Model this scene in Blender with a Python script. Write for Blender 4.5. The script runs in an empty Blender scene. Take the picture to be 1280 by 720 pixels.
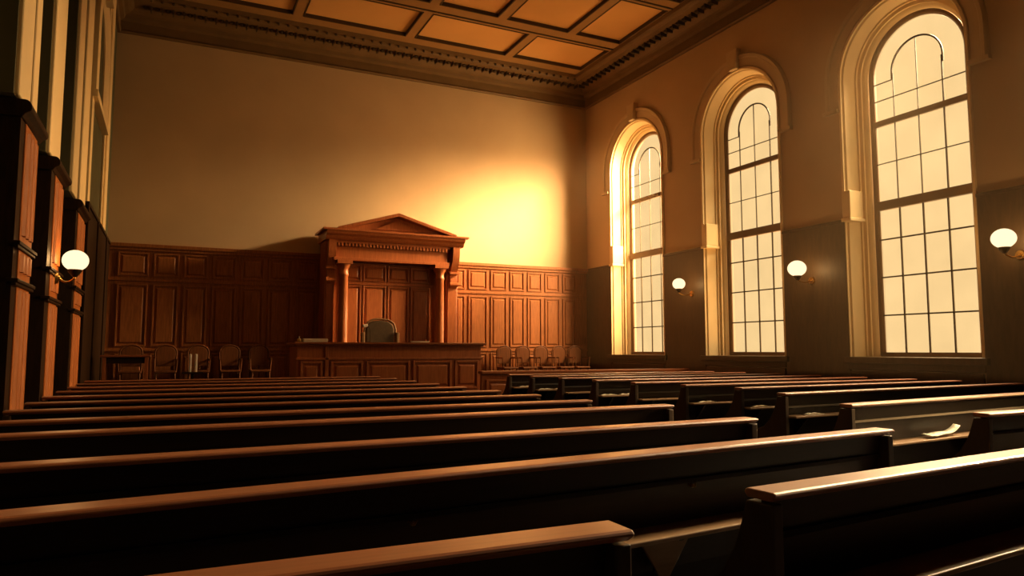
import bpy, bmesh, math, random
from mathutils import Vector, Matrix
random.seed(4)
PI = math.pi
scn = bpy.context.scene
COL = scn.collection

# ------------------------------------------------------------ camera, sky, sun, exposure
H = 1.3
yaw = math.radians(25.5)
pit = math.atan(78 / 900.0)
cam_d = bpy.data.cameras.new('camera')
cam_d.sensor_width = 36.0
cam_d.lens = 36.0 * 900.0 / 1280.0
cam_d.clip_start = 0.05
cam = bpy.data.objects.new('camera', cam_d)
COL.objects.link(cam)
cam.location = (0, 0, H)
fw = Vector((math.sin(yaw) * math.cos(pit), math.cos(yaw) * math.cos(pit), math.sin(pit)))
cam.rotation_euler = fw.to_track_quat('-Z', 'Y').to_euler()
scn.camera = cam

w = bpy.data.worlds.new('sky')
scn.world = w
w.use_nodes = True
w.node_tree.nodes['Background'].inputs[0].default_value = (1.0, 0.62, 0.25, 1)
w.node_tree.nodes['Background'].inputs[1].default_value = 0.36

SUN_DIR = Vector((-1.0, 0.10, -0.12))
SUN_STRENGTH = 7.5
SUN_ANGLE = 16.0
sun_d = bpy.data.lights.new('sun', 'SUN')
sun_d.energy = SUN_STRENGTH
sun_d.color = (1.0, 0.56, 0.22)
sun_d.angle = math.radians(SUN_ANGLE)
sun = bpy.data.objects.new('sun', sun_d)
COL.objects.link(sun)
sun.location = (30, -5, 12)
sun.rotation_euler = SUN_DIR.to_track_quat('-Z', 'Y').to_euler()

def daylight_fill(loc, aim, sx, sy, power, col, spread=180):
    """area lamp added outside a window, aimed at what it should brighten"""
    d = bpy.data.lights.new('daylight_fill', 'AREA')
    d.shape = 'RECTANGLE'
    d.size, d.size_y = sx, sy
    d.energy = power
    d.color = col
    d.spread = math.radians(spread)
    o = bpy.data.objects.new('daylight_fill', d)
    COL.objects.link(o)
    o.location = loc
    o.rotation_euler = (Vector(aim) - Vector(loc)).to_track_quat('-Z', 'Y').to_euler()
    return o
# lamps added outside the windows to brighten end wall, pews and, from below, ceiling
daylight_fill((12.0, 11.9, 6.9), (10.2, 13.8, 5.6), 1.8, 1.1, 960, (1.0, 0.62, 0.33), 90)
daylight_fill((12.0, 13.35, 6.8), (6.6, 16.0, 4.5), 1.4, 1.2, 600, (1.0, 0.64, 0.32), 42)
daylight_fill((11.35, 12.75, 4.2), (6.6, 16.0, 3.6), 1.8, 2.4, 620, (1.0, 0.62, 0.28), 110)
daylight_fill((11.6, 8.9, 6.8), (7.4, 8.2, 0.9), 1.8, 1.6, 850, (1.0, 0.72, 0.42), 90)
daylight_fill((11.6, 6.6, 6.6), (4.6, 5.0, 0.9), 1.8, 1.6, 850, (1.0, 0.72, 0.42), 90)
daylight_fill((11.6, 3.4, 6.6), (4.4, 2.0, 0.9), 1.8, 1.6, 680, (1.0, 0.76, 0.48), 44)
daylight_fill((11.6, 12.6, 0.9), (6.5, 13.6, 8.0), 2.0, 1.6, 190, (1.0, 0.48, 0.14), 130)
daylight_fill((11.6, 9.2, 0.9), (6.5, 10.6, 8.0), 2.0, 1.6, 150, (1.0, 0.48, 0.14), 130)

PANE_GLOW = 0.75
PANE_CLEAR = 0.6
GLOBE_GLOW = 1.1
HAZE = 0.011

vs = scn.view_settings
vs.view_transform = 'Standard'
vs.look = 'None'
vs.gamma = 1.0
vs.use_curve_mapping = False
vs.exposure = 0.0
scn.cycles.use_denoising = True
scn.cycles.max_bounces = 8
scn.cycles.diffuse_bounces = 5
scn.cycles.transparent_max_bounces = 12

# ------------------------------------------------------------ materials
def mat_base(name):
    m = bpy.data.materials.new(name)
    m.use_nodes = True
    nt = m.node_tree
    b = nt.nodes['Principled BSDF']
    return m, nt, b

def wood(name, c1, c2, rough=0.4, scale=(1, 1, 1), coat=0.0, spec=0.5, bump=0.05):
    m, nt, b = mat_base(name)
    tc = nt.nodes.new('ShaderNodeTexCoord')
    mp = nt.nodes.new('ShaderNodeMapping')
    mp.inputs['Scale'].default_value = scale
    no = nt.nodes.new('ShaderNodeTexNoise')
    no.inputs['Scale'].default_value = 6
    no.inputs['Detail'].default_value = 6
    no.inputs['Distortion'].default_value = 0.6
    cr = nt.nodes.new('ShaderNodeValToRGB')
    cr.color_ramp.elements[0].position = 0.3
    cr.color_ramp.elements[1].position = 0.75
    cr.color_ramp.elements[0].color = (*c1, 1)
    cr.color_ramp.elements[1].color = (*c2, 1)
    L = nt.links.new
    L(tc.outputs['Object'], mp.inputs['Vector'])
    L(mp.outputs['Vector'], no.inputs['Vector'])
    L(no.outputs['Fac'], cr.inputs['Fac'])
    L(cr.outputs['Color'], b.inputs['Base Color'])
    b.inputs['Roughness'].default_value = rough
    b.inputs['Specular IOR Level'].default_value = spec
    b.inputs['Coat Weight'].default_value = coat
    b.inputs['Coat Roughness'].default_value = 0.22
    if bump:
        bp = nt.nodes.new('ShaderNodeBump')
        bp.inputs['Strength'].default_value = bump
        bp.inputs['Distance'].default_value = 0.01
        L(no.outputs['Fac'], bp.inputs['Height'])
        L(bp.outputs['Normal'], b.inputs['Normal'])
    return m

def plain(name, c, rough=0.6, metal=0.0, var=0.08, nscale=3.0, spec=0.4):
    m, nt, b = mat_base(name)
    no = nt.nodes.new('ShaderNodeTexNoise')
    no.inputs['Scale'].default_value = nscale
    no.inputs['Detail'].default_value = 4
    tc = nt.nodes.new('ShaderNodeTexCoord')
    cr = nt.nodes.new('ShaderNodeValToRGB')
    cr.color_ramp.elements[0].position = 0.3
    cr.color_ramp.elements[1].position = 0.7
    cr.color_ramp.elements[0].color = (*[v * (1 - var) for v in c], 1)
    cr.color_ramp.elements[1].color = (*[min(1, v * (1 + var)) for v in c], 1)
    nt.links.new(tc.outputs['Object'], no.inputs['Vector'])
    nt.links.new(no.outputs['Fac'], cr.inputs['Fac'])
    nt.links.new(cr.outputs['Color'], b.inputs['Base Color'])
    b.inputs['Roughness'].default_value = rough
    b.inputs['Metallic'].default_value = metal
    b.inputs['Specular IOR Level'].default_value = spec
    return m

def glow(name, c, strength, clear=0.0):
    m = bpy.data.materials.new(name)
    m.use_nodes = True
    nt = m.node_tree
    nt.nodes.clear()
    out = nt.nodes.new('ShaderNodeOutputMaterial')
    em = nt.nodes.new('ShaderNodeEmission')
    em.inputs['Color'].default_value = (*c, 1)
    em.inputs['Strength'].default_value = strength
    if clear:
        tr = nt.nodes.new('ShaderNodeBsdfTransparent')
        tr.inputs['Color'].default_value = (clear, clear * 0.97, clear * 0.85, 1)
        ad = nt.nodes.new('ShaderNodeAddShader')
        no = nt.nodes.new('ShaderNodeTexNoise')
        no.inputs['Scale'].default_value = 1.6
        tc = nt.nodes.new('ShaderNodeTexCoord')
        mr = nt.nodes.new('ShaderNodeMapRange')
        mr.inputs['To Min'].default_value = strength * 0.85
        mr.inputs['To Max'].default_value = strength * 1.15
        nt.links.new(tc.outputs['Object'], no.inputs['Vector'])
        nt.links.new(no.outputs['Fac'], mr.inputs['Value'])
        nt.links.new(mr.outputs['Result'], em.inputs['Strength'])
        nt.links.new(em.outputs[0], ad.inputs[0])
        nt.links.new(tr.outputs[0], ad.inputs[1])
        nt.links.new(ad.outputs[0], out.inputs['Surface'])
    else:
        nt.links.new(em.outputs[0], out.inputs['Surface'])
    return m

M = {}
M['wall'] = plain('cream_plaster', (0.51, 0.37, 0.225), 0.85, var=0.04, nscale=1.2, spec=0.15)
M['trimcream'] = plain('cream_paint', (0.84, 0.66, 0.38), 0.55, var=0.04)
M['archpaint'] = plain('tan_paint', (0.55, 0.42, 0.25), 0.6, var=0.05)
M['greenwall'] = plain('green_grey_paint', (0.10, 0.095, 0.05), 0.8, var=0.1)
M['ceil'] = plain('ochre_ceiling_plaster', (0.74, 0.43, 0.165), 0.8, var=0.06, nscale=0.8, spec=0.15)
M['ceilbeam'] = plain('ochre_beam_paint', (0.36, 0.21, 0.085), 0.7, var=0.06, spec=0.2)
M['ceildark'] = plain('dark_umber_paint', (0.06, 0.035, 0.015), 0.6)
M['cornice'] = plain('umber_cornice_paint', (0.17, 0.10, 0.04), 0.6, var=0.1)
M['floor'] = wood('dark_floorboards', (0.025, 0.012, 0.006), (0.05, 0.025, 0.012), 0.35, (1, 8, 1))
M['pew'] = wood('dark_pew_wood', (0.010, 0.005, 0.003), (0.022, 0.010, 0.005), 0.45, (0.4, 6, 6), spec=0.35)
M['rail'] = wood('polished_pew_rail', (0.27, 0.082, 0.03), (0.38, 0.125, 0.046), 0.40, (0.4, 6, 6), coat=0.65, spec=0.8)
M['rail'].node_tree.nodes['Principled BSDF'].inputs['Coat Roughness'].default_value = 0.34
M['panel'] = wood('mahogany_panelling', (0.20, 0.068, 0.020), (0.35, 0.125, 0.037), 0.48, (6, 6, 0.6), spec=0.25)
M['redwood'] = wood('red_mahogany', (0.29, 0.078, 0.021), (0.44, 0.135, 0.038), 0.38, (6, 6, 0.6), coat=0.2)
M['redtop'] = wood('red_mahogany_top', (0.22, 0.06, 0.02), (0.36, 0.11, 0.035), 0.3, (0.6, 6, 6), coat=0.3)
M['darkwood'] = wood('dark_stained_wood', (0.016, 0.008, 0.004), (0.035, 0.016, 0.007), 0.55, (6, 6, 0.6), spec=0.15)
M['pier'] = wood('orange_varnished_oak', (0.28, 0.085, 0.022), (0.45, 0.15, 0.042), 0.5, (6, 6, 0.6), spec=0.2)
M['dado'] = wood('brown_dado_paint', (0.055, 0.032, 0.014), (0.085, 0.05, 0.022), 0.5, (3, 3, 0.6), spec=0.35)
M['sash'] = plain('brown_sash_paint', (0.16, 0.085, 0.03), 0.5)
M['lead'] = plain('dark_glazing_bar', (0.03, 0.018, 0.008), 0.6)
M['pane'] = glow('frosted_window_glass', (1.0, 0.69, 0.32), PANE_GLOW, PANE_CLEAR)
M['globe'] = glow('lit_opal_glass', (1.0, 0.80, 0.48), GLOBE_GLOW)
_nt = M['globe'].node_tree
_tr = _nt.nodes.new('ShaderNodeBsdfTransparent')
_tr.inputs['Color'].default_value = (0.5, 0.42, 0.28, 1)
_ad = _nt.nodes.new('ShaderNodeAddShader')
_nt.links.new(_nt.nodes['Emission'].outputs[0], _ad.inputs[0])
_nt.links.new(_tr.outputs[0], _ad.inputs[1])
_nt.links.new(_ad.outputs[0], _nt.nodes['Material Output'].inputs['Surface'])
M['brass'] = plain('aged_brass', (0.55, 0.33, 0.10), 0.3, 1.0)
M['iron'] = plain('dark_bronze', (0.05, 0.03, 0.015), 0.4, 0.8)
M['leather'] = plain('grey_brown_leather', (0.09, 0.06, 0.035), 0.5, var=0.15, nscale=20)
M['paper'] = plain('cream_paper', (0.85, 0.78, 0.62), 0.7, var=0.03)
M['white'] = plain('white_enamel', (0.9, 0.86, 0.78), 0.3, var=0.02)
M['front'] = plain('dim_rear_plaster', (0.10, 0.075, 0.045), 0.9)

# ------------------------------------------------------------ helpers
class MB:
    def __init__(s):
        s.bm = bmesh.new()
    def box(s, x0, x1, y0, y1, z0, z1):
        v = [s.bm.verts.new((x, y, z)) for x in (x0, x1) for y in (y0, y1) for z in (z0, z1)]
        for f in ((0, 1, 3, 2), (4, 6, 7, 5), (0, 4, 5, 1), (2, 3, 7, 6), (0, 2, 6, 4), (1, 5, 7, 3)):
            s.bm.faces.new([v[i] for i in f])
        return s
    def prism(s, pts, axis, a, b):
        """2-D outline extruded along axis. x: pts=(y,z); y: pts=(x,z); z: pts=(x,y)"""
        def P(p, t):
            return {'x': (t, p[0], p[1]), 'y': (p[0], t, p[1]), 'z': (p[0], p[1], t)}[axis]
        A = [s.bm.verts.new(P(p, a)) for p in pts]
        B = [s.bm.verts.new(P(p, b)) for p in pts]
        n = len(pts)
        s.bm.faces.new(A)
        s.bm.faces.new(B[::-1])
        for i in range(n):
            j = (i + 1) % n
            s.bm.faces.new([A[i], B[i], B[j], A[j]])
        return s
    def tube(s, p0, p1, r0, r1=None, n=12):
        r1 = r0 if r1 is None else r1
        p0, p1 = Vector(p0), Vector(p1)
        d = (p1 - p0).normalized()
        u = d.orthogonal().normalized()
        v = d.cross(u)
        A = [s.bm.verts.new(p0 + (u * math.cos(2 * PI * i / n) + v * math.sin(2 * PI * i / n)) * r0) for i in range(n)]
        B = [s.bm.verts.new(p1 + (u * math.cos(2 * PI * i / n) + v * math.sin(2 * PI * i / n)) * r1) for i in range(n)]
        s.bm.faces.new(A)
        s.bm.faces.new(B)
        for i in range(n):
            j = (i + 1) % n
            s.bm.faces.new([A[i], A[j], B[j], B[i]])
        return s
    def path(s, pts, r, n=10):
        for a, b in zip(pts, pts[1:]):
            s.tube(a, b, r, r, n)
        return s
    def lathe(s, prof, c=(0, 0, 0), n=24):
        """prof: (r, z) from bottom to top, about the z axis at c"""
        rings = []
        for r, z in prof:
            rings.append([s.bm.verts.new((c[0] + r * math.cos(2 * PI * i / n), c[1] + r * math.sin(2 * PI * i / n), c[2] + z)) for i in range(n)])
        for A, B in zip(rings, rings[1:]):
            for i in range(n):
                j = (i + 1) % n
                s.bm.faces.new([A[i], A[j], B[j], B[i]])
        s.bm.faces.new(rings[0][::-1])
        s.bm.faces.new(rings[-1])
        return s
    def ball(s, c, r, sq=1.0, n=24):
        prof = [(max(1e-4, r * math.sin(PI * k / 14)), -r * sq * math.cos(PI * k / 14)) for k in range(15)]
        return s.lathe(prof, c, n)
    def panel(s, x0, x1, z0, z1, y, m=0.035, d=0.02):
        """raised-and-fielded panel facing -y inside a moulded rim, proud of plane y"""
        for a, b, c, e in ((x0, x0 + m, z0, z1), (x1 - m, x1, z0, z1), (x0 + m, x1 - m, z0, z0 + m), (x0 + m, x1 - m, z1 - m, z1)):
            s.box(a, b, y - d, y + 0.01, c, e)
        g = m * 1.9
        if x1 - x0 > 2 * g + .05 and z1 - z0 > 2 * g + .05:
            X0, X1, Z0, Z1 = x0 + g, x1 - g, z0 + g, z1 - g
            q = 0.03
            o = [s.bm.verts.new(p) for p in ((X0, y + .002, Z0), (X1, y + .002, Z0), (X1, y + .002, Z1), (X0, y + .002, Z1))]
            i_ = [s.bm.verts.new(p) for p in ((X0 + q, y - d * .8, Z0 + q), (X1 - q, y - d * .8, Z0 + q), (X1 - q, y - d * .8, Z1 - q), (X0 + q, y - d * .8, Z1 - q))]
            s.bm.faces.new(i_)
            for k in range(4):
                s.bm.faces.new([o[k], o[(k + 1) % 4], i_[(k + 1) % 4], i_[k]])
        return s
    def build(s, name, mat, parent=None, bevel=0.0, smooth=False, seg=2):
        bmesh.ops.recalc_face_normals(s.bm, faces=s.bm.faces)
        me = bpy.data.meshes.new(name)
        s.bm.to_mesh(me)
        s.bm.free()
        me.materials.append(mat)
        o = bpy.data.objects.new(name, me)
        COL.objects.link(o)
        if parent is not None:
            o.parent = parent
        if smooth:
            for p in me.polygons:
                p.use_smooth = True
            me.set_sharp_from_angle(angle=math.radians(40))
        if bevel:
            b = o.modifiers.new('edge', 'BEVEL')
            b.width = bevel
            b.segments = seg
            b.limit_method = 'ANGLE'
            b.angle_limit = math.radians(40)
        return o

def tag(o, label=None, cat=None, group=None, kind=None):
    if label: o['label'] = label
    if cat: o['category'] = cat
    if group: o['group'] = group
    if kind: o['kind'] = kind
    return o

def thing(name, loc, label, cat, group=None, rz=0.0, kind=None):
    o = bpy.data.objects.new(name, None)
    o.empty_display_size = 0.2
    COL.objects.link(o)
    o.location = loc
    o.rotation_euler = (0, 0, rz)
    return tag(o, label, cat, group, kind)

def dup(root, loc, rz, label, group=None):
    r = root.copy()
    COL.objects.link(r)
    r.location = loc
    r.rotation_euler = (0, 0, rz)
    r['label'] = label
    if group: r['group'] = group
    for ch in list(root.children):
        c = ch.copy()
        COL.objects.link(c)
        c.parent = r
        for g in list(ch.children):
            d = g.copy()
            COL.objects.link(d)
            d.parent = c
    return r

def struct(name, mb, mat, label, cat, **k):
    return tag(mb.build(name, mat, **k), label, cat, kind='structure')

# ------------------------------------------------------------ room shell
XL, XR, YB, YF, ZC = -1.14, 9.8, 16.0, -3.0, 8.25
XO = 10.32                       # outer face of the window wall
DADO = 3.4
XR2 = -1.95                      # back of the left-hand bays
struct('floor', MB().box(XR2 - .3, XO + .1, YF - .3, YB + .3, -0.2, 0), M['floor'], 'dark wooden floor of the courtroom under the pews', 'floor')
struct('wall_back', MB().box(XR2 - .3, XO + .1, YB, YB + .3, 0, 8.7), M['wall'], 'cream plaster end wall above the wood panelling', 'wall')
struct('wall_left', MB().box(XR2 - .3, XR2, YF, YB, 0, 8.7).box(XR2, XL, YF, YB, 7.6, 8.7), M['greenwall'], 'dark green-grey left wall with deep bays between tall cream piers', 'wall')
struct('wall_front', MB().box(XR2 - .3, XO + .1, YF - .3, YF, 0, 8.7), M['front'], 'dim rear wall behind the pews', 'wall')

WIN = [13.8, 10.4, 7.0, 3.6]  # last window is out of view, added to light the near pews
SILL, SPRING = 1.22, 5.68
RO, RG = 1.03, 0.77              # half-width at the room face, and of the glass
def arch_outline(yc, r, z0, n=28, spring=SPRING):
    pts = [(yc + r, z0)]
    for k in range(n + 1):
        a = PI * k / n
        pts.append((yc + r * math.cos(a), spring + r * math.sin(a)))
    pts.append((yc - r, z0))
    return pts
def holed_wall(mb, x, r, z0):
    bm = mb.bm
    edges = []
    def loop(pts):
        vs_ = [bm.verts.new((x, p[0], p[1])) for p in pts]
        for i in range(len(vs_)):
            edges.append(bm.edges.new((vs_[i], vs_[(i + 1) % len(vs_)])))
    loop([(YF, 0), (YB, 0), (YB, 8.7), (YF, 8.7)])
    for yc in WIN:
        loop(arch_outline(yc, r, z0))
    bmesh.ops.triangle_fill(bm, edges=edges, use_beauty=True, use_dissolve=False)
mb = MB()
holed_wall(mb, XR, RO, SILL - .1)
holed_wall(mb, XO, RG + .03, SILL - .1)
mb.box(XR, XO, YF - .3, YF, 0, 8.7)
struct('wall_right', mb, M['wall'], 'cream plaster right wall pierced by tall arched windows', 'wall')

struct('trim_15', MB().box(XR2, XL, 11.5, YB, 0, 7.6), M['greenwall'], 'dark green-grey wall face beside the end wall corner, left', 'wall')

# ceiling: dark slab, beams and panels
mb = MB().box(XR2 - .3, XO + .1, YF - .3, YB + .3, ZC + .07, ZC + .3)
ceil = struct('ceiling', mb, M['ceil'], 'ochre coffered ceiling with moulded beams', 'ceiling')
beams = MB(); lines = MB()
rows = [(13.68, 14.95, [2.2, 4.62, 7.05]), (11.48, 13.25, [2.9, 4.6, 6.1, 7.78]), (9.3, 11.1, [1.3, 2.9, 4.6, 6.1, 7.78]),
        (7.0, 8.9, [1.3, 2.9, 4.6, 6.1, 7.78]), (4.6, 6.6, [2.9, 6.1]), (2.2, 4.2, [2.9, 6.1]), (-2.0, 1.8, [2.9, 6.1])]
X0c, X1c = XL + .75, 9.03
yprev = YB + .2
for y0, y1, divs in rows:
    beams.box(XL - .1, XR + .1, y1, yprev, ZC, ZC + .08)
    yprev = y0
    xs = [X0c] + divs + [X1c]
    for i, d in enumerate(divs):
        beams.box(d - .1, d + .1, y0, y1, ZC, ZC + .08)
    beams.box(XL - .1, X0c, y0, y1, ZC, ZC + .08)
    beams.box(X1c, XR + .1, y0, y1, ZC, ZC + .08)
    for a, b in zip(xs, xs[1:]):
        p = a + (.1 if a in divs else 0)
        q = b - (.1 if b in divs else 0)
        t = .022
        zl0, zl1 = ZC - .012, ZC + .07
        lines.box(p, p + t, y0, y1, zl0, zl1).box(q - t, q, y0, y1, zl0, zl1)
        lines.box(p, q, y0, y0 + t, zl0, zl1).box(p, q, y1 - t, y1, zl0, zl1)
    # fine raised mouldings along the long beams
    lines.box(XL, XR, y0 - .13, y0 - .10, ZC - .02, ZC + .01)
beams.box(XL - .1, XR + .1, YF, yprev, ZC, ZC + .08)
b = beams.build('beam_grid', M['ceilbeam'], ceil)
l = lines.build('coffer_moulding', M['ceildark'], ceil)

# cornices along the walls, with an egg-and-leaf enrichment
def cornice_profile(sgn, base):
    # (distance from wall, z)
    return [(0, 7.66), (.05, 7.66), (.07, 7.69), (.05, 7.73), (.05, 7.9), (.12, 7.93), (.14, 8.0), (.2, 8.02), (.26, 8.06), (.3, 8.1), (.62, 8.12), (.66, 8.16), (.72, 8.17), (.74, 8.25), (.74, 8.3), (0, 8.3)]
prof = cornice_profile(1, 0)
mb = MB().prism([(YB - d, z) for d, z in prof], 'x', XL, XR)
c1 = struct('trim_1', mb, M['cornice'], 'moulded brown cornice along the end wall', 'cornice')
mb = MB()
x = XL + .5
while x < XR - .5:
    mb.ball((x, YB - .42, 8.10), .055, .8, 8)
    mb.box(x + .085, x + .11, YB - .5, YB - .34, 8.03, 8.12)
    mb.ball((x + .1, YB - .70, 8.14), .03, 1, 6)
    x += .2
mb.build('leaf_enrichment', M['ceildark'], c1)
mb = MB().prism([(XR - d, z) for d, z in prof], 'y', YF, YB)
c2 = struct('trim_2', mb, M['cornice'], 'moulded brown cornice above the arched windows', 'cornice')
mb = MB()
y = 3.0
while y < YB - .5:
    mb.ball((XR - .42, y, 8.10), .06, .8, 8)
    mb.box(XR - .5, XR - .34, y + .085, y + .11, 8.03, 8.12)
    y += .2
mb.build('leaf_enrichment', M['ceildark'], c2)
mb = MB().prism([(XL + d, z) for d, z in prof], 'y', YF, YB)
struct('trim_3', mb, M['cornice'], 'dark cornice above the left wall', 'cornice')

# ------------------------------------------------------------ windows
def arch_strip(mb, yc, prof, z0, spring=SPRING, n=28, a0=0.0, a1=PI, legs=True):
    """sweep a (half-width, x) profile up one jamb, over the arch, down the other"""
    path = []
    if legs: path.append(('leg', 1))
    for k in range(n + 1):
        path.append(('a', a0 + (a1 - a0) * k / n))
    if legs: path.append(('leg', -1))
    prev = None
    for kind, v in path:
        ring = []
        for r, x in prof:
            if kind == 'leg':
                ring.append(mb.bm.verts.new((x, yc + v * r, z0)))
            else:
                ring.append(mb.bm.verts.new((x, yc + r * math.cos(v), spring + r * math.sin(v))))
        if prev:
            for i in range(len(ring) - 1):
                mb.bm.faces.new([prev[i], prev[i + 1], ring[i + 1], ring[i]])
        prev = ring
    return mb

wlabels = ['tall arched window nearest the end wall', 'tall arched window in the middle of the right wall', 'tall arched window nearest the viewer, on the right', 'added tall arched window, out of view past the right edge']
for i, yc in enumerate(WIN):
    w_ = thing('window_%d' % (i + 1), (0, 0, 0), wlabels[i], 'window', kind='structure')
    # stepped plaster reveal
    mb = MB()
    arch_strip(mb, yc, [(RO + .03, XR + .0), (RO + .03, XR - .035), (RO - .01, XR - .035), (RO - .01, XR + .0), (RO - .035, XR + .02),
                        (RO - .075, XR + .23), (RO - .10, XR + .235), (RO - .10, XR + .27), (RO - .15, XR + .28), (RO - .15, XR + .31),
                        (RO - .19, XR + .33), (RG + .035, XR + .40), (RG + .035, XO + .01)], SILL - .1)
    mb.build('reveal', M['trimcream'], w_, smooth=True)
    # archivolt with drop ends
    mb = MB()
    arch_strip(mb, yc, [(RO + .06, XR - .001), (RO + .06, XR - .02), (RO + .20, XR - .035), (RO + .22, XR - .06), (RO + .27, XR - .07), (RO + .30, XR - .03), (RO + .30, XR - .001)], SPRING - .45)
    for s_ in (1, -1):
        mb.box(XR - .08, XR, yc + s_ * (RO + .18) - .14, yc + s_ * (RO + .18) + .14, SPRING - .50, SPRING - .44)
    mb.build('archivolt', M['archpaint'], w_, smooth=True)
    mb = MB().prism([(yc - .10, SPRING + RO + .01), (yc + .10, SPRING + RO + .01), (yc + .15, SPRING + RO + .40), (yc - .15, SPRING + RO + .40)], 'x', XR - .13, XR)
    mb.build('keystone', M['archpaint'], w_, bevel=.012)
    # impost blocks on the jambs at panelling height
    for s_ in (1,):
        mb = MB()
        a, b_ = (yc + RO - .12, yc + RO + .03) if s_ > 0 else (yc - RO - .03, yc - RO + .12)
        mb.box(XR - .05, XR + .26, a, b_, 3.42, 3.86)
        mb.box(XR - .07, XR + .28, a - .015, b_ + .015, 3.36, 3.42)
        mb.build('impost', M['trimcream'], w_, bevel=.012)
    # frame
    mb = MB()
    arch_strip(mb, yc, [(RG + .04, XR + .38), (RG - .005, XR + .385), (RG - .03, XR + .41), (RG - .035, XR + .46)], SILL)
    mb.box(XR + .38, XR + .46, yc - RG - .03, yc + RG + .03, SILL - .02, SILL + .05)
    mb.box(XR + .37, XR + .47, yc - RG, yc + RG, 3.52, 3.66)
    mb.box(XR + .39, XR + .46, yc - RG, yc + RG, 4.88, 4.97)
    mb.build('sash_frame', M['sash'], w_)
    # glass
    xg = XR + .43
    mb = MB()
    vs_ = [mb.bm.verts.new((xg, p[0], p[1])) for p in arch_outline(yc, RG - .01, SILL)]
    mb.bm.faces.new(vs_)
    mb.build('glass_pane', M['pane'], w_)
    # glazing bars
    mb = MB()
    t = .011
    xb0, xb1 = xg - .025, xg - .005
    for q in (-.385, 0, .385):
        mb.box(xb0, xb1, yc + q - t, yc + q + t, SILL, 3.55)
    for z in (3.05, 2.45, 1.85):
        mb.box(xb0, xb1, yc - RG, yc + RG, z - t, z + t)
    t = .006
    for q in (-.40, 0, .40):
        tt = .010 if q < 0 else t
        mb.box(xb0, xb1, yc + q - tt, yc + q + tt, 3.6, 5.68 if q else 6.13)
    for z in (4.27, 5.3):
        mb.box(xb0, xb1, yc - RG, yc + RG, z - t, z + t)
    mb.box(xb0, xb1, yc + .4, yc + RG, 5.58 - t, 5.58 + t)
    arch_strip(mb, yc, [(.43, xb0), (.405, xb0), (.405, xb1), (.43, xb1), (.43, xb0)], 5.58, spring=5.70, n=20)
    mb.build('glazing_bars', M['lead'], w_)
    mb = MB().box(XR - .10, XR + .45, yc - RO - .1, yc + RO + .1, SILL - .12, SILL - .02).box(XR - .05, XR, yc - RO - .04, yc + RO + .04, SILL - .22, SILL - .12)
    mb.build('sill', M['dado'], w_, bevel=.012)

# dark dado on the right wall, between and below the windows
mb = MB()
edges_ = [YF] + sum([[yc - RO, yc + RO] for yc in sorted(WIN)], []) + [YB]
for k in range(0, len(edges_), 2):
    a, b_ = edges_[k], edges_[k + 1]
    mb.box(XR - .04, XR - .001, a + .005, b_ - .035 if k + 2 < len(edges_) else b_, 0, DADO)
    mb.box(XR - .06, XR - .001, a + .005, b_ - .035 if k + 2 < len(edges_) else b_, DADO - .05, DADO)
for yc in WIN:
    mb.box(XR - .04, XR - .001, yc - RO, yc + RO, 0, SILL - .23)
struct('trim_4', mb, M['dado'], 'dark brown dado along the right wall below the windows', 'dado', bevel=.006)

# ------------------------------------------------------------ end-wall panelling (left and right of the judge's surround)
def wainscot(name, x0, x1, stiles, label):
    mb = MB()
    y = YB - .06
    mb.box(x0, x1, y, YB - .001, 0, DADO - .06)
    mb.box(x0, x1, y - .07, YB - .001, DADO - .07, DADO)
    mb.box(x0, x1, y - .04, YB - .001, DADO - .13, DADO - .07)
    mb.box(x0, x1, y - .03, YB - .001, 2.66, 2.71)
    mb.box(x0, x1, y - .03, YB - .001, 1.28, 1.33)
    for a, b in zip(stiles, stiles[1:]):
        mb.panel(a + .045, b - .045, 2.76, DADO - .17, y, .03, .025)
        mb.panel(a + .045, b - .045, 1.38, 2.60, y, .03, .025)
        mb.panel(a + .045, b - .045, .55, 1.24, y, .03, .025)
    return struct(name, mb, M['panel'], label, 'panelling', bevel=.004)
wainscot('trim_5', XL, 3.0, [-.98, -.35, .2, .73, 1.28, 1.83, 2.4, 2.95], 'dark wood panelling left of the pedimented surround')
wainscot('trim_6', 6.0, XR - .05, [6.05, 6.4, 6.98, 7.5, 7.98, 8.47, 8.98, 9.45], 'sunlit wood panelling right of the pedimented surround')

# dais under the bench
mb = MB().box(XL, XR - .05, 12.75, YB - .1, 0, .45).box(XL, XR - .05, 12.70, 12.76, .41, .45)
struct('trim_7', mb, M['darkwood'], 'raised dark wooden dais along the end wall', 'platform')

# ------------------------------------------------------------ left wall: cream pilasters and arched niche
mb = MB().box(XL, XL + .05, 11.62, YB - .08, 0, DADO - .05).box(XL, XL + .07, 11.62, YB - .08, DADO - .05, DADO)
mb.box(XL, XL + .07, 11.62, 11.74, 0, DADO - .05).box(XL, XL + .07, 15.0, 15.12, 0, DADO - .05).box(XL, XL + .07, 13.2, 13.32, 0, DADO - .05)
struct('trim_8', mb, M['darkwood'], 'dark wood dado on the left wall next to the corner', 'dado')
def pilaster(n, y0, y1, label, deep=True, strips=None):
    mb = MB()
    PT = {9: 3.26, 10: 3.22, 11: 3.20}.get(n, DADO)
    if not deep:
        mb.box(XL, XL + .04, y0, y1, DADO, 7.66)
    for a, b in (strips or [(y0 + (y1 - y0) * .14, y1 - (y1 - y0) * .14)]):
        mb.box(XL - .01, XL + (.035 if deep else .07), a, b, PT + .01, 7.66)
    mb.box(XL - .01, XL + .06, y0 - .02, y1 + .02, 7.45, 7.66)
    o = struct('trim_%d' % n, mb, M['trimcream'], label, 'pilaster', bevel=.012)
    if deep:
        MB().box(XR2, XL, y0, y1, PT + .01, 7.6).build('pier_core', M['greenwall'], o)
    return o
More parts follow.
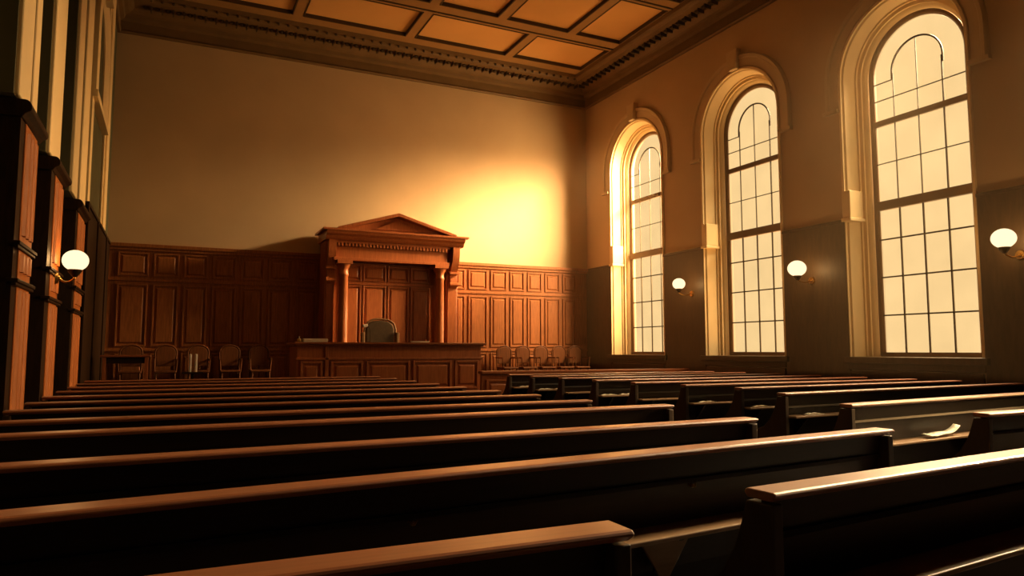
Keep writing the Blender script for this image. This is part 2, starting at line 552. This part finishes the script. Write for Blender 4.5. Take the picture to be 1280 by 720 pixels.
pilaster(9, 6.5, 7.35, 'broad cream pier face on the left wall, nearest', strips=[(6.53, 7.0), (7.1, 7.33)])
pilaster(10, 8.12, 8.95, 'cream pier face on the left wall, second from the viewer', strips=[(8.15, 8.85)])
pilaster(11, 9.95, 11.5, 'cream pier face on the left wall, third from the viewer', strips=[(10.0, 10.5), (10.8, 11.45)])
mb = MB()
prof = [(1.0, XL), (1.0, XL + .07), (.88, XL + .09), (.80, XL + .05), (.74, XL + .02), (.74, XL - .0)]
arch_strip(mb, 12.75, prof, 5.06, spring=6.0)
mb.box(XL, XL + .16, 12.62, 12.88, 6.80, 7.14)
mb.box(XL, XL + .10, 11.70, 13.80, 4.95, 5.06)
mb.box(XL, XL + .04, 11.66, 11.95, DADO, 4.95)
struct('trim_13', mb, M['trimcream'], 'cream arched surround of the niche on the left wall', 'surround', smooth=True)
pilaster(14, 13.95, 14.6, 'cream pilaster on the left wall, next to the corner', deep=False)

# ------------------------------------------------------------ wooden piers along the left wall
def pier(y0, y1, hgt, label, f0, f1):
    """front face looks along +x; origin at the back of the bay on the floor"""
    wd = y1 - y0
    t = thing('wooden_pier', (XR2 + .003, y0, 0), label, 'pier', 'wooden piers between the bays of the left wall')
    D = XL - XR2 + .05
    MB().box(0, D - .04, 0, wd, .12, hgt - .14).build('body', M['darkwood'], t)
    MB().box(0, D + .05, -.03, wd + .03, 0, .12).box(0, D + .03, -.015, wd + .015, .12, .2).build('plinth', M['darkwood'], t, bevel=.008)
    mb = MB()
    MB().box(D - .04, D - .014, .0, wd, .12, hgt - .14).build('facing', M['darkwood'], t)
    f0 -= y0; f1 -= y0
    mb.box(D - .03, D - .004, f0, f1, .2, hgt - .14)
    n = 3
    for k in range(n):
        c = f0 + .03 + (f1 - f0 - .06) * (k + .5) / n
        q = (f1 - f0 - .06) / n * .36
        for za, zb in ((.28, hgt * .545), (hgt * .59, hgt * .635), (hgt * .68, hgt - .2)):
            mb.prism([(D - .006, c - q), (D + .018, c - q * .5), (D + .018, c + q * .5), (D - .006, c + q)], 'z', za, zb)
    mb.build('fluted_pilaster', M['pier'], t, bevel=.004)
    for z in (hgt * .56, hgt * .65):
        MB().box(D - .05, D + .03, -.01, wd + .01, z, z + .03).box(D - .05, D + .018, 0, wd, z - .025, z).build('band', M['darkwood'], t, bevel=.006)
    arc = [(0, hgt - .14), (D + .0, hgt - .14), (D + .02, hgt - .11)]
    for k in range(7):
        a = -PI / 2 * .3 + (PI / 2 * 1.3) * k / 6
        arc.append((D + .01 + .05 * math.cos(a), hgt - .06 + .06 * math.sin(a)))
    arc.append((0, hgt))
    MB().prism(arc, 'y', -.03, wd + .03).build('cap', M['darkwood'], t, bevel=.005)
    return t
pier(6.62, 7.42, 3.26, 'tall wooden pier with fluted orange face, nearest at the left edge', 6.80, 7.34)
pier(8.3, 9.2, 3.22, 'tall wooden pier with fluted orange face beside the lit globe lamp on the left', 8.52, 9.05)
pier(10.45, 11.47, 3.20, 'farthest wooden pier on the left, next to the end wall corner', 10.62, 11.35)

# ------------------------------------------------------------ globe lamps
def sconce(loc, rz, r, reach, label):
    """wall face is the local x=0 plane, lamp reaches along +x"""
    t = thing('globe_wall_lamp', loc, label, 'wall lamp', 'lit globe wall lamps', rz)
    mb = MB()
    mb.tube((0, 0, -.19), (.025, 0, -.19), .065, .055, 20).tube((.025, 0, -.19), (.04, 0, -.19), .03, .025, 16)
    mb.build('backplate', M['brass'], t, smooth=True)
    pts = [(.03 + (reach - .03) * k / 8, 0, -.19 - .04 * math.sin(PI * k / 8)) for k in range(9)]
    pts.append((reach, 0, -r - .02))
    MB().path(pts, .011).build('arm', M['brass'], t, smooth=True)
    MB().lathe([(.02, -r - .05), (.035, -r - .03), (.06, -r + .0), (.07, -r + .025), (.066, -r + .03)], (reach, 0, 0)).build('fitter', M['iron'], t, smooth=True)
    MB().ball((reach, 0, .0), r, .88).build('globe', M['globe'], t, smooth=True)
    ld = bpy.data.lights.new('bulb', 'POINT')
    ld.energy = 15
    ld.color = (1.0, 0.62, 0.30)
    ld.shadow_soft_size = .05
    lo = bpy.data.objects.new('bulb', ld)
    COL.objects.link(lo)
    lo.parent = t
    lo.location = (reach, 0, 0)
    return t
sconce((XR - .04, 11.8, 2.66), PI, .13, .34, 'lit globe lamp on the right wall, farthest from the viewer')
sconce((XR - .04, 8.72, 2.66), PI, .15, .34, 'lit globe lamp between the middle and nearest arched windows')
sconce((XR - .04, 5.42, 2.70), PI, .14, .34, 'lit globe lamp at the right edge, past the nearest window')
sconce((XL + .065, 8.75, 2.24), 0, .125, .17, 'lit globe lamp on a wooden pier at the left')

# ------------------------------------------------------------ the pedimented surround behind the judge
T = thing('pedimented_surround', (4.42, 15.94, .45), 'carved mahogany surround with pediment and columns behind the judge chair', 'surround')
gx = lambda x: x - 4.5
gz = lambda z: z - .45
def L(mb_fn, name, mat, **k):
    o = mb_fn.build(name, mat, T, **k)
    return o
yb = -.70                      # front plane of the panelled back, local
mb = MB().box(gx(3.2), gx(5.7), -.45, 0, 0, gz(3.2))
for a, b in ((3.40, 3.83), (3.87, 4.38), (4.42, 4.90), (4.94, 5.40)):
    mb.panel(gx(a), gx(b), gz(2.80), gz(3.16), -.45, .03, .03)
    mb.panel(gx(a), gx(b), gz(.9), gz(2.70), -.45, .03, .03)
mb.box(gx(3.35), gx(5.45), -.49, -.45, gz(2.72), gz(2.77))
L(mb, 'panelled_back', M['redwood'], bevel=.004)
def column(xc, label=None):
    mb = MB()
    mb.box(xc - .15, xc + .15, -.82, -.5, 0, .22)
    mb.lathe([(.14, .22), (.14, .27), (.12, .29), (.125, .33), (.105, .36), (.108, .9), (.105, 1.6), (.095, 2.42), (.11, 2.44), (.11, 2.47), (.098, 2.49), (.10, 2.58), (.13, 2.63), (.145, 2.68)], (xc, -.66, 0), 24)
    mb.box(xc - .16, xc + .16, -.82, -.45, 2.68, 2.76)
    o = mb.build('column', M['redwood'], T, smooth=True)
    return o
column(gx(3.40))
column(gx(5.56))
# outer side pieces with scroll brackets
for xa, xb in ((3.02, 3.22), (5.74, 6.02)):
    mb = MB().box(gx(xa), gx(xb), -.58, 0, 0, gz(3.2))
    mb.box(gx(xa) + .03, gx(xb) - .03, -.61, -.58, .3, gz(2.9))
    L(mb, 'side_pilaster', M['redwood'], bevel=.008)
for xc in (3.13, 5.90):
    mb = MB()
    c = gx(xc)
    pr = [(-.58, gz(2.72)), (-.63, gz(2.70)), (-.68, gz(2.76)), (-.67, gz(2.88)), (-.64, gz(3.0)), (-.70, gz(3.1)), (-.80, gz(3.3)), (-.84, gz(3.5)), (-.84, gz(3.62)), (-.58, gz(3.62))]
    mb.prism(pr, 'x', c - .08, c + .08)
    mb.tube((c - .1, -.66, gz(2.79)), (c + .1, -.66, gz(2.79)), .05, .05, 16)
    mb.box(c - .11, c + .11, -.72, -.56, gz(3.02), gz(3.07))
    L(mb, 'scroll_bracket', M['redwood'], smooth=True)
# entablature
mb = MB()
mb.box(gx(3.16), gx(5.74), -.80, 0, gz(3.20), gz(3.26))
mb.box(gx(3.2), gx(5.7), -.76, 0, gz(3.26), gz(3.50))
mb.box(gx(3.02), gx(6.02), -.60, 0, gz(3.2), gz(3.62))
L(mb, 'frieze', M['redwood'], bevel=.006)
mb = MB()
x = 3.24
while x < 5.66:
    mb.box(gx(x), gx(x) + .045, -.82, -.74, gz(3.50), gz(3.57))
    x += .075
L(mb, 'dentil_course', M['redwood'])
mb = MB()
mb.box(gx(3.14), gx(5.76), -.80, 0, gz(3.565), gz(3.62))
for (x0, x1) in ((2.98, 6.06),):
    mb.prism([(0, gz(3.62)), (-.84, gz(3.62)), (-.88, gz(3.66)), (-.90, gz(3.70)), (-.96, gz(3.74)), (-.98, gz(3.80)), (0, gz(3.80))], 'x', gx(x0), gx(x1))
mb.box(gx(2.90), gx(6.14), -1.0, 0, gz(3.80), gz(3.845))
L(mb, 'cornice', M['redwood'], bevel=.005)
mb = MB()
ap, zl, zh = 4.50, 3.845, 4.26
xa, xb = 3.20, 5.84
mb.prism([(gx(xa + .12), gz(zl)), (gx(xb - .12), gz(zl)), (gx(ap), gz(zh - .08))], 'y', -.84, -.3)
th = .07
for s_, x0 in ((1, xa), (-1, xb)):
    mb.prism([(gx(x0), gz(zl)), (gx(x0 + s_ * .14), gz(zl)), (gx(ap), gz(zh - th)), (gx(ap), gz(zh)), (gx(x0), gz(zl + .03))], 'y', -1.0, -.2)
mb.prism([(gx(4.0), gz(3.89)), (gx(5.0), gz(3.89)), (gx(4.5), gz(4.12))], 'y', -.87, -.8)
L(mb, 'pediment', M['redwood'], bevel=.005)

# ------------------------------------------------------------ judge's bench
B = thing('judge_bench', (3.8, 12.95, .45), 'long panelled mahogany judge bench with moulded counter on the dais', 'bench desk')
bx = lambda x: x - 3.8
mb = MB().box(bx(2.04), bx(5.52), .02, .85, 0, .93)
for a, b in ((2.10, 2.48), (2.62, 3.20), (3.26, 4.08), (4.14, 4.90), (4.97, 5.46)):
    mb.panel(bx(a), bx(b), .12, .66, .02, .04, .03)
mb.box(bx(2.52), bx(2.58), -.01, .02, 0, .93)
mb.box(bx(2.02), bx(5.54), -.01, .03, .68, .72)
mb.build('front', M['redwood'], B, bevel=.005)
MB().box(bx(2.0), bx(5.56), -.03, .1, 0, .1).build('plinth', M['redwood'], B, bevel=.006)
mb = MB().box(bx(1.98), bx(5.60), -.06, .9, .955, .995).box(bx(2.01), bx(5.56), -.03, .88, .925, .955)
mb.build('countertop', M['redtop'], B, bevel=.01)
ZT = .45 + .996

# small clerk step at the right end of the bench
# ------------------------------------------------------------ bar rail in front of the well, right of the bench
R = thing('bar_rail', (7.35, 11.85, 0), 'low panelled wooden bar rail between the pews and the bench, right side', 'railing')
hw = 2.3
mb = MB().box(-hw, hw, 0, .06, 0, .88)
n = 7
for k in range(n):
    a = -hw + .06 + (2 * hw - .12) * k / n
    mb.panel(a + .03, a + (2 * hw - .12) / n - .03, .12, .78, 0, .035, .025)
mb.build('panelled_front', M['redwood'], R, bevel=.004)
MB().box(-hw - .02, hw, -.06, .12, .88, .935).build('top_rail', M['redtop'], R, bevel=.012)

# ------------------------------------------------------------ pews
def pew(x0, y0, length, rz, label, group, lz=.59):
    """origin: left end of the pew at the floor below the back's top edge; +x along, +y to the seat side"""
    t = thing('pew', (x0, y0, 0), label, 'pew', group, rz)
    Ln = length
    # back board, leaning to the rear
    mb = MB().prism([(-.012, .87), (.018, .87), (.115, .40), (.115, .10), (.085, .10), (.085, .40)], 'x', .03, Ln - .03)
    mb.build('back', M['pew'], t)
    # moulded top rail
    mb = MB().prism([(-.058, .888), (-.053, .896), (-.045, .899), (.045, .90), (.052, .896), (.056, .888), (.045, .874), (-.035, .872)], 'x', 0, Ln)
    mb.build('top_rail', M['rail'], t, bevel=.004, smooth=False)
    mb = MB().prism([(-.006, .755), (-.002, .772), (.018, .772), (.03, .755)], 'x', .05, Ln - .05)
    mb.build('moulding', M['pew'], t)
    # seat
    mb = MB().prism([(.10, .43), (.50, .455), (.525, .445), (.525, .43), (.50, .42), (.10, .395)], 'x', .03, Ln - .03)
    mb.build('seat', M['pew'], t, bevel=.004)
    # book ledge with brackets on the rear
    mb = MB().box(.06, Ln - .06, -.115, .065, lz - .02, lz)
    lg = mb.build('book_ledge', M['ledge'], t, bevel=.005)
    nb = max(2, int(Ln / 1.3) + 1)
    for k in range(nb):
        c = .25 + (Ln - .5) * k / (nb - 1)
        MB().prism([(-.10, lz - .02), (.05, lz - .02), (.065, lz - .19), (.035, lz - .17)], 'x', c - .012, c + .012).build('bracket', M['pew'], lg)
    # end panels and arm caps
    out = [(-.045, .865), (.05, .865), (.07, .80), (.10, .72), (.15, .64), (.22, .57), (.32, .53), (.42, .515), (.47, .50), (.485, .46),
           (.47, .40), (.49, .10), (.50, .07), (.50, 0), (-.10, 0), (-.10, .07), (-.09, .10), (-.045, .45)]
    for xa in (0, Ln - .045):
        MB().prism(out, 'x', xa, xa + .045).build('end_panel', M['pewend'], t, bevel=.005)
    return t
M['ledge'] = wood('lit_tan_wood', (0.22, 0.12, 0.055), (0.32, 0.18, 0.085), 0.45, (0.4, 6, 6))  # brightness of lit ledges and chair-edge highlights put into this wood colour
M['pewend'] = wood('brown_pew_end', (0.03, 0.014, 0.007), (0.05, 0.024, 0.011), 0.45, (6, 6, .6))

ORD = ['nearest', 'second', 'third', 'fourth', 'fifth', 'sixth', 'seventh', 'eighth', 'ninth', 'tenth', 'eleventh', 'twelfth']
# left block: (x at left end, y at left end, right-end x, slope)
left_rows = [(-.97, 1.43, .96, .0), (-.97, 2.12, 3.36, .105), (-.97, 3.08, 3.18, .06), (-.97, 4.20, 3.40, .045), (-.97, 4.98, 3.12, .025),
             (-.97, 5.85, 3.08, .01), (-.97, 6.65, 3.03, 0), (-.97, 7.5, 3.0, 0), (-.97, 8.38, 3.0, 0), (-.97, 9.28, 3.0, 0), (-.97, 10.18, 3.0, 0), (-.97, 11.08, 3.0, 0)]
for k, (xa, ya, xe, sl) in enumerate(left_rows):
    a = math.atan(sl)
    if k == 0:
        lab = 'short dark pew at the bottom centre, nearest the viewer left of the aisle'
    elif k == len(left_rows) - 1:
        lab = 'dark wooden pew in the left block, front row by the bench'
    else:
        lab = 'long dark pew in the left block, %s row from the viewer' % ORD[k]
    p = pew(xa, ya, (xe - xa) / math.cos(a), a, lab, 'pews in the left block')
    if k == 1:
        MB().prism([(2.62, .565), (2.86, .565), (2.73, .40)], 'y', -.09, -.078).build('ledge_support', M['ledge'], p, bevel=.003)
        for hx in (1.72, 2.98):
            mb = MB().tube((hx, .0, .74), (hx, .03, .74), .008, .008, 8).path([(hx - .012, .012, .745), (hx, -.012, .738), (hx + .014, .0, .75)], .0035, 6)
            mb.build('coat_hook', M['brass'], p, smooth=True)
right_rows = [(1.55, 1.60, 6.6, .10), (4.74, 2.93, 9.4, .03), (4.60, 3.84, 9.5, .11), (5.25, 5.10, 9.55, .07), (5.60, 6.05, 9.6, .04),
              (5.5, 6.85, 9.6, .0), (5.35, 7.65, 9.6, 0), (5.3, 8.5, 9.6, 0), (5.25, 9.35, 9.6, 0), (5.2, 10.2, 9.6, 0), (5.2, 11.05, 9.6, 0)]
right_pews = []
for k, (xa, ya, xe, sl) in enumerate(right_rows):
    a = math.atan(sl)
    if k == 0:
        lab = 'large dark pew with bright cream-lit rail at the bottom right'
    elif k == len(right_rows) - 1:
        lab = 'dark wooden pew in the right block, front row by the bar rail'
    else:
        lab = 'dark wooden pew in the right block, %s row from the viewer' % ORD[k]
    p = pew(xa, ya, (xe - xa) / math.cos(a), a, lab, 'pews in the right block', .59 if k < 3 else .685)
    right_pews.append((xa, ya, sl, a))

# hymnals and papers left on the ledges of the right-hand pews
def booklet(k, X, label, wd=.24, spread=True):
    xa, ya, sl, a = right_pews[k]
    y = ya + (X - xa) * sl
    t = thing('open_booklet', (X, y - .015, .6855), label, 'booklet', 'open booklets on the pew ledges', a)
    mb = MB()
    for s_ in (-1, 1):
        h = wd / 2
        pts = []
        for q in range(6):
            u = q / 5
            pts.append((s_ * h * u, .012 + .008 * math.sin(PI * min(1, u * 1.25)) - .004 * u))
        base = [(s_ * h, .002), (0, .002)]
        mb.prism(pts + base, 'y', -.08, -.018)
    mb.build('pages', M['paper'], t)
    MB().box(-wd / 2 - .006, wd / 2 + .006, -.083, -.015, 0, .0025).build('cover', M['leather'], t)
    return t
where = {3: 'fourth', 4: 'fifth', 5: 'sixth', 6: 'seventh', 7: 'eighth', 8: 'ninth', 9: 'tenth', 10: 'front'}
for k, X, extra in ((3, 5.62, ''), (4, 5.86, ''), (5, 5.80, ''), (7, 5.50, 'left one '), (7, 5.80, 'right one '), (9, 5.42, 'left one '), (9, 5.72, 'right one '), (10, 5.5, '')):
    booklet(k, X, ('small pale booklet %slying open on the ledge of the %s right-block pew' % ('(%s) ' % extra.strip() if extra else '', where[k])).replace('(', '').replace(')', ''))

# larger curled paper on the ledge of the third right-hand pew
xa, ya, sl, a = right_pews[2]
X = 5.82
t = thing('curled_paper', (X, ya + (X - xa) * sl, .5905), 'larger white paper curling up at one end on a pew ledge, right', 'paper', None, a)
mb = MB()
rows_ = []
for q in range(13):
    u = q / 12
    xx = -.25 + .5 * u
    zz = .004 + (.012 if u < .1 else 0) + max(0, u - .6) ** 2 * .45 + .02 * math.sin(PI * u)
    rows_.append((mb.bm.verts.new((xx, -.10 + .03 * u, zz)), mb.bm.verts.new((xx, -.012, zz + .012))))
for p, q in zip(rows_, rows_[1:]):
    mb.bm.faces.new([p[0], q[0], q[1], p[1]])
o = mb.build('sheet', M['paper'], t, smooth=True)
sm = o.modifiers.new('thickness', 'SOLIDIFY'); sm.thickness = .002

# ------------------------------------------------------------ judge's chair
J = thing('judge_chair', (3.92, 14.35, .45), 'grey-brown leather armchair of the judge behind the bench', 'armchair')
mb = MB()
hw_ = .29
pts = [(-hw_, .52), (-hw_ - .01, 1.30), (-hw_ + .05, 1.41), (-hw_ + .15, 1.45), (0, 1.465), (hw_ - .12, 1.44), (hw_ - .03, 1.38), (hw_ + .01, 1.28), (hw_, .52)]
mb.prism(pts, 'y', .12, .24)
mb.build('backrest', M['leather'], J, bevel=.03, seg=3)
mb = MB().path([(-hw_ - .03, .15, .55), (-hw_ - .035, .15, 1.28), (-hw_ + .04, .15, 1.43), (-hw_ + .15, .15, 1.48), (0, .15, 1.495), (hw_ - .1, .15, 1.47), (hw_, .15, 1.40), (hw_ + .035, .15, 1.28), (hw_ + .03, .15, .55)], .022, 10)
mb.build('piping', M['ledge'], J, smooth=True)
MB().box(-.30, .30, -.38, .16, .44, .55).build('seat', M['leather'], J, bevel=.03, seg=3)
for s_ in (-1, 1):
    MB().box(s_ * .36 - .03, s_ * .36 + .03, -.30, .16, .80, .86).box(s_ * .36 - .02, s_ * .36 + .02, -.27, -.21, .5, .8).box(s_ * .36 - .03, s_ * .36 + .03, .08, .17, .5, 1.22).build('armrest', M['paper'] if 0 else M['ledge'], J, bevel=.012)
MB().tube((0, -.1, .08), (0, -.1, .45), .035).build('post', M['iron'], J, smooth=True)
mb = MB()
for k in range(5):
    a = 2 * PI * k / 5
    mb.tube((0, -.1, .09), (.28 * math.cos(a), -.1 + .28 * math.sin(a), .05), .022, .016)
    mb.ball((.28 * math.cos(a), -.1 + .28 * math.sin(a), .028), .027, 1, 10)
mb.build('star_base', M['iron'], J, smooth=True)

# microphone with white head on the counter
K = thing('desk_microphone', (3.46, 13.5, ZT), 'gooseneck microphone with white head on the bench counter', 'microphone')
MB().lathe([(.05, 0), (.05, .012), (.02, .02)], (0, 0, 0)).build('base', M['iron'], K, smooth=True)
pts = [(0, 0, .015), (0, 0, .18), (-.01, 0, .26), (-.04, -.01, .31), (-.075, -.02, .325)]
MB().path(pts, .008).build('gooseneck', M['iron'], K, smooth=True)
MB().tube((-.055, -.02, .33), (-.15, -.03, .31), .026, .034, 14).build('head', M['white'], K, bevel=.01, smooth=True)

def papers(loc, rz, n, label, s=(.30, .21)):
    t = thing('paper_stack', loc, label, 'papers', None, rz)
    for k in range(n):
        o = MB().box(-s[0] / 2, s[0] / 2, -s[1] / 2, s[1] / 2, k * .016, k * .016 + .0155).build('sheaf', M['paper'], t)
        o.rotation_euler = (0, 0, random.uniform(-.25, .25))
    return t
papers((2.38, 13.2, ZT), .1, 4, 'stack of cream papers at the left end of the bench counter', (.42, .25))
papers((4.38, 13.3, ZT), -.1, 2, 'thin cream papers right of the chair on the bench counter', (.34, .22))
t = thing('desk_bell', (2.10, 13.15, ZT), 'small brass bell at the far left of the bench counter', 'bell')
MB().lathe([(.05, 0), (.05, .01), (.015, .014), (.045, .02), (.04, .05), (.02, .065)], (0, 0, 0)).build('dome', M['brass'], t, smooth=True)
MB().tube((0, 0, .06), (0, 0, .10), .006, .010).build('plunger', M['white'], t, smooth=True)

# ------------------------------------------------------------ panel chairs with rounded backs
def round_chair(label, group):
    t = thing('round_back_chair', (0, 0, 0), label, 'chair', group)
    mb = MB()
    pts = [(-.16, .54), (-.17, .80)]
    for k in range(9):
        a = PI - PI * k / 8
        pts.append((.17 * math.cos(a), .82 + .11 * math.sin(a)))
    pts += [(.17, .80), (.16, .54)]
    mb.prism(pts, 'y', .17, .20)
    mb.build('backrest', M['chairwood'], t, bevel=.01)
    mb = MB()
    arc = [(-.18, .185, .45), (-.19, .185, .81)] + [(.19 * math.cos(PI - PI * k / 8), .185, .82 + .135 * math.sin(PI * k / 8)) for k in range(1, 8)] + [(.19, .185, .81), (.18, .185, .45)]
    mb.path(arc, .016, 8)
    mb.build('back_frame', M['chairwood'], t, smooth=True)
    MB().box(-.19, .19, -.25, .2, .42, .46).build('seat', M['chairwood'], t, bevel=.012)
    for sx in (-1, 1):
        for sy in (-.21, .18):
            MB().tube((sx * .16, sy, .42), (sx * .175, sy * 1.05, 0), .02, .015, 10).build('leg', M['chairwood'], t, smooth=True)
        MB().box(sx * .20 - .015, sx * .20 + .015, -.20, .19, .66, .69).tube((sx * .185, -.17, .44), (sx * .20, -.18, .67), .014, .014, 8).build('armrest', M['chairwood'], t)
    return t
M['chairwood'] = wood('mahogany_chair_wood', (0.09, 0.030, 0.009), (0.15, 0.052, 0.016), 0.5, (6, 6, .6), spec=0.2)
proto = None
lx = [-.62, -.02, .56, 1.14, 1.7]
rx = [7.24, 7.74, 8.24, 8.74, 9.2]
ow = ['leftmost', 'second from the left', 'middle', 'fourth from the left', 'rightmost']
for xs, side, grp in ((lx, 'left', 'round-backed chairs along the left panelling'), (rx, 'right', 'round-backed chairs along the right panelling')):
    for k, x in enumerate(xs):
        lab = ('dark round-backed chair before the left panelling, %s' if side == 'left' else 'sunlit round-backed chair before the right panelling, %s') % ow[k]
        if proto is None:
            proto = round_chair(lab, grp)
            proto.location = (x, 15.45, .45)
        else:
            dup(proto, (x, 15.45, .45), 0, lab, grp)

# side table at the far left
t = thing('side_table', (-.60, 13.35, .45), 'small dark wooden table on the dais at the far left', 'table')
MB().box(-.36, .36, -.22, .22, .74, .775).build('tabletop', M['redtop'], t, bevel=.008)
MB().box(-.30, .30, -.17, .17, .64, .74).build('apron', M['darkwood'], t)
for sx in (-1, 1):
    for sy in (-1, 1):
        MB().box(sx * .30 - .025, sx * .30 + .025, sy * .165 - .025, sy * .165 + .025, 0, .74).build('leg', M['redwood'], t, bevel=.004)

# little stand with two white candles
t = thing('candle_stand', (.40, 13.3, .45), 'small dark stand carrying two slim white candles', 'stand')
MB().box(-.16, .16, -.14, .14, .46, .49).build('top', M['darkwood'], t, bevel=.005)
MB().tube((0, 0, .03), (0, 0, .46), .025).build('post', M['darkwood'], t, smooth=True)
MB().box(-.13, .13, -.12, .12, 0, .03).build('foot', M['darkwood'], t, bevel=.005)
for s_, lb in ((-1, 'left'), (1, 'right')):
    o = thing('white_candle', (.40 + s_ * .045, 13.3, .94), 'slim white candle, %s of the pair on the dark stand' % lb, 'candle', 'white candles on the dark stand')
    MB().lathe([(.022, 0), (.022, .29), (.012, .3)], (0, 0, 0), 12).build('wax', M['white'], o, smooth=True)
    MB().tube((0, 0, .298), (0, 0, .318), .002).build('wick', M['iron'], o)

# ------------------------------------------------------------ haze in the air
if HAZE > 0:
    m = bpy.data.materials.new('dusty_air')
    m.use_nodes = True
    nt = m.node_tree
    nt.nodes.clear()
    out = nt.nodes.new('ShaderNodeOutputMaterial')
    vsn = nt.nodes.new('ShaderNodeVolumeScatter')
    vsn.inputs['Color'].default_value = (1, .72, .42, 1)
    vsn.inputs['Density'].default_value = HAZE
    vsn.inputs['Anisotropy'].default_value = 0.35
    tc = nt.nodes.new('ShaderNodeTexCoord')
    sx = nt.nodes.new('ShaderNodeSeparateXYZ')
    mr = nt.nodes.new('ShaderNodeMapRange')
    mr.interpolation_type = 'SMOOTHSTEP'
    mr.inputs['From Min'].default_value = 6.2
    mr.inputs['From Max'].default_value = 9.0
    mr.inputs['To Min'].default_value = 0.0
    mr.inputs['To Max'].default_value = HAZE
    nt.links.new(tc.outputs['Object'], sx.inputs[0])
    nt.links.new(sx.outputs['X'], mr.inputs['Value'])
    nt.links.new(mr.outputs['Result'], vsn.inputs['Density'])
    nt.links.new(vsn.outputs[0], out.inputs['Volume'])
    o = MB().box(6.2, XR - .45, 2.6, 15.1, 1.0, 7.6).build('sunlit_haze', m)
    tag(o, 'faint warm dusty haze hanging in the room air', 'haze', kind='stuff')
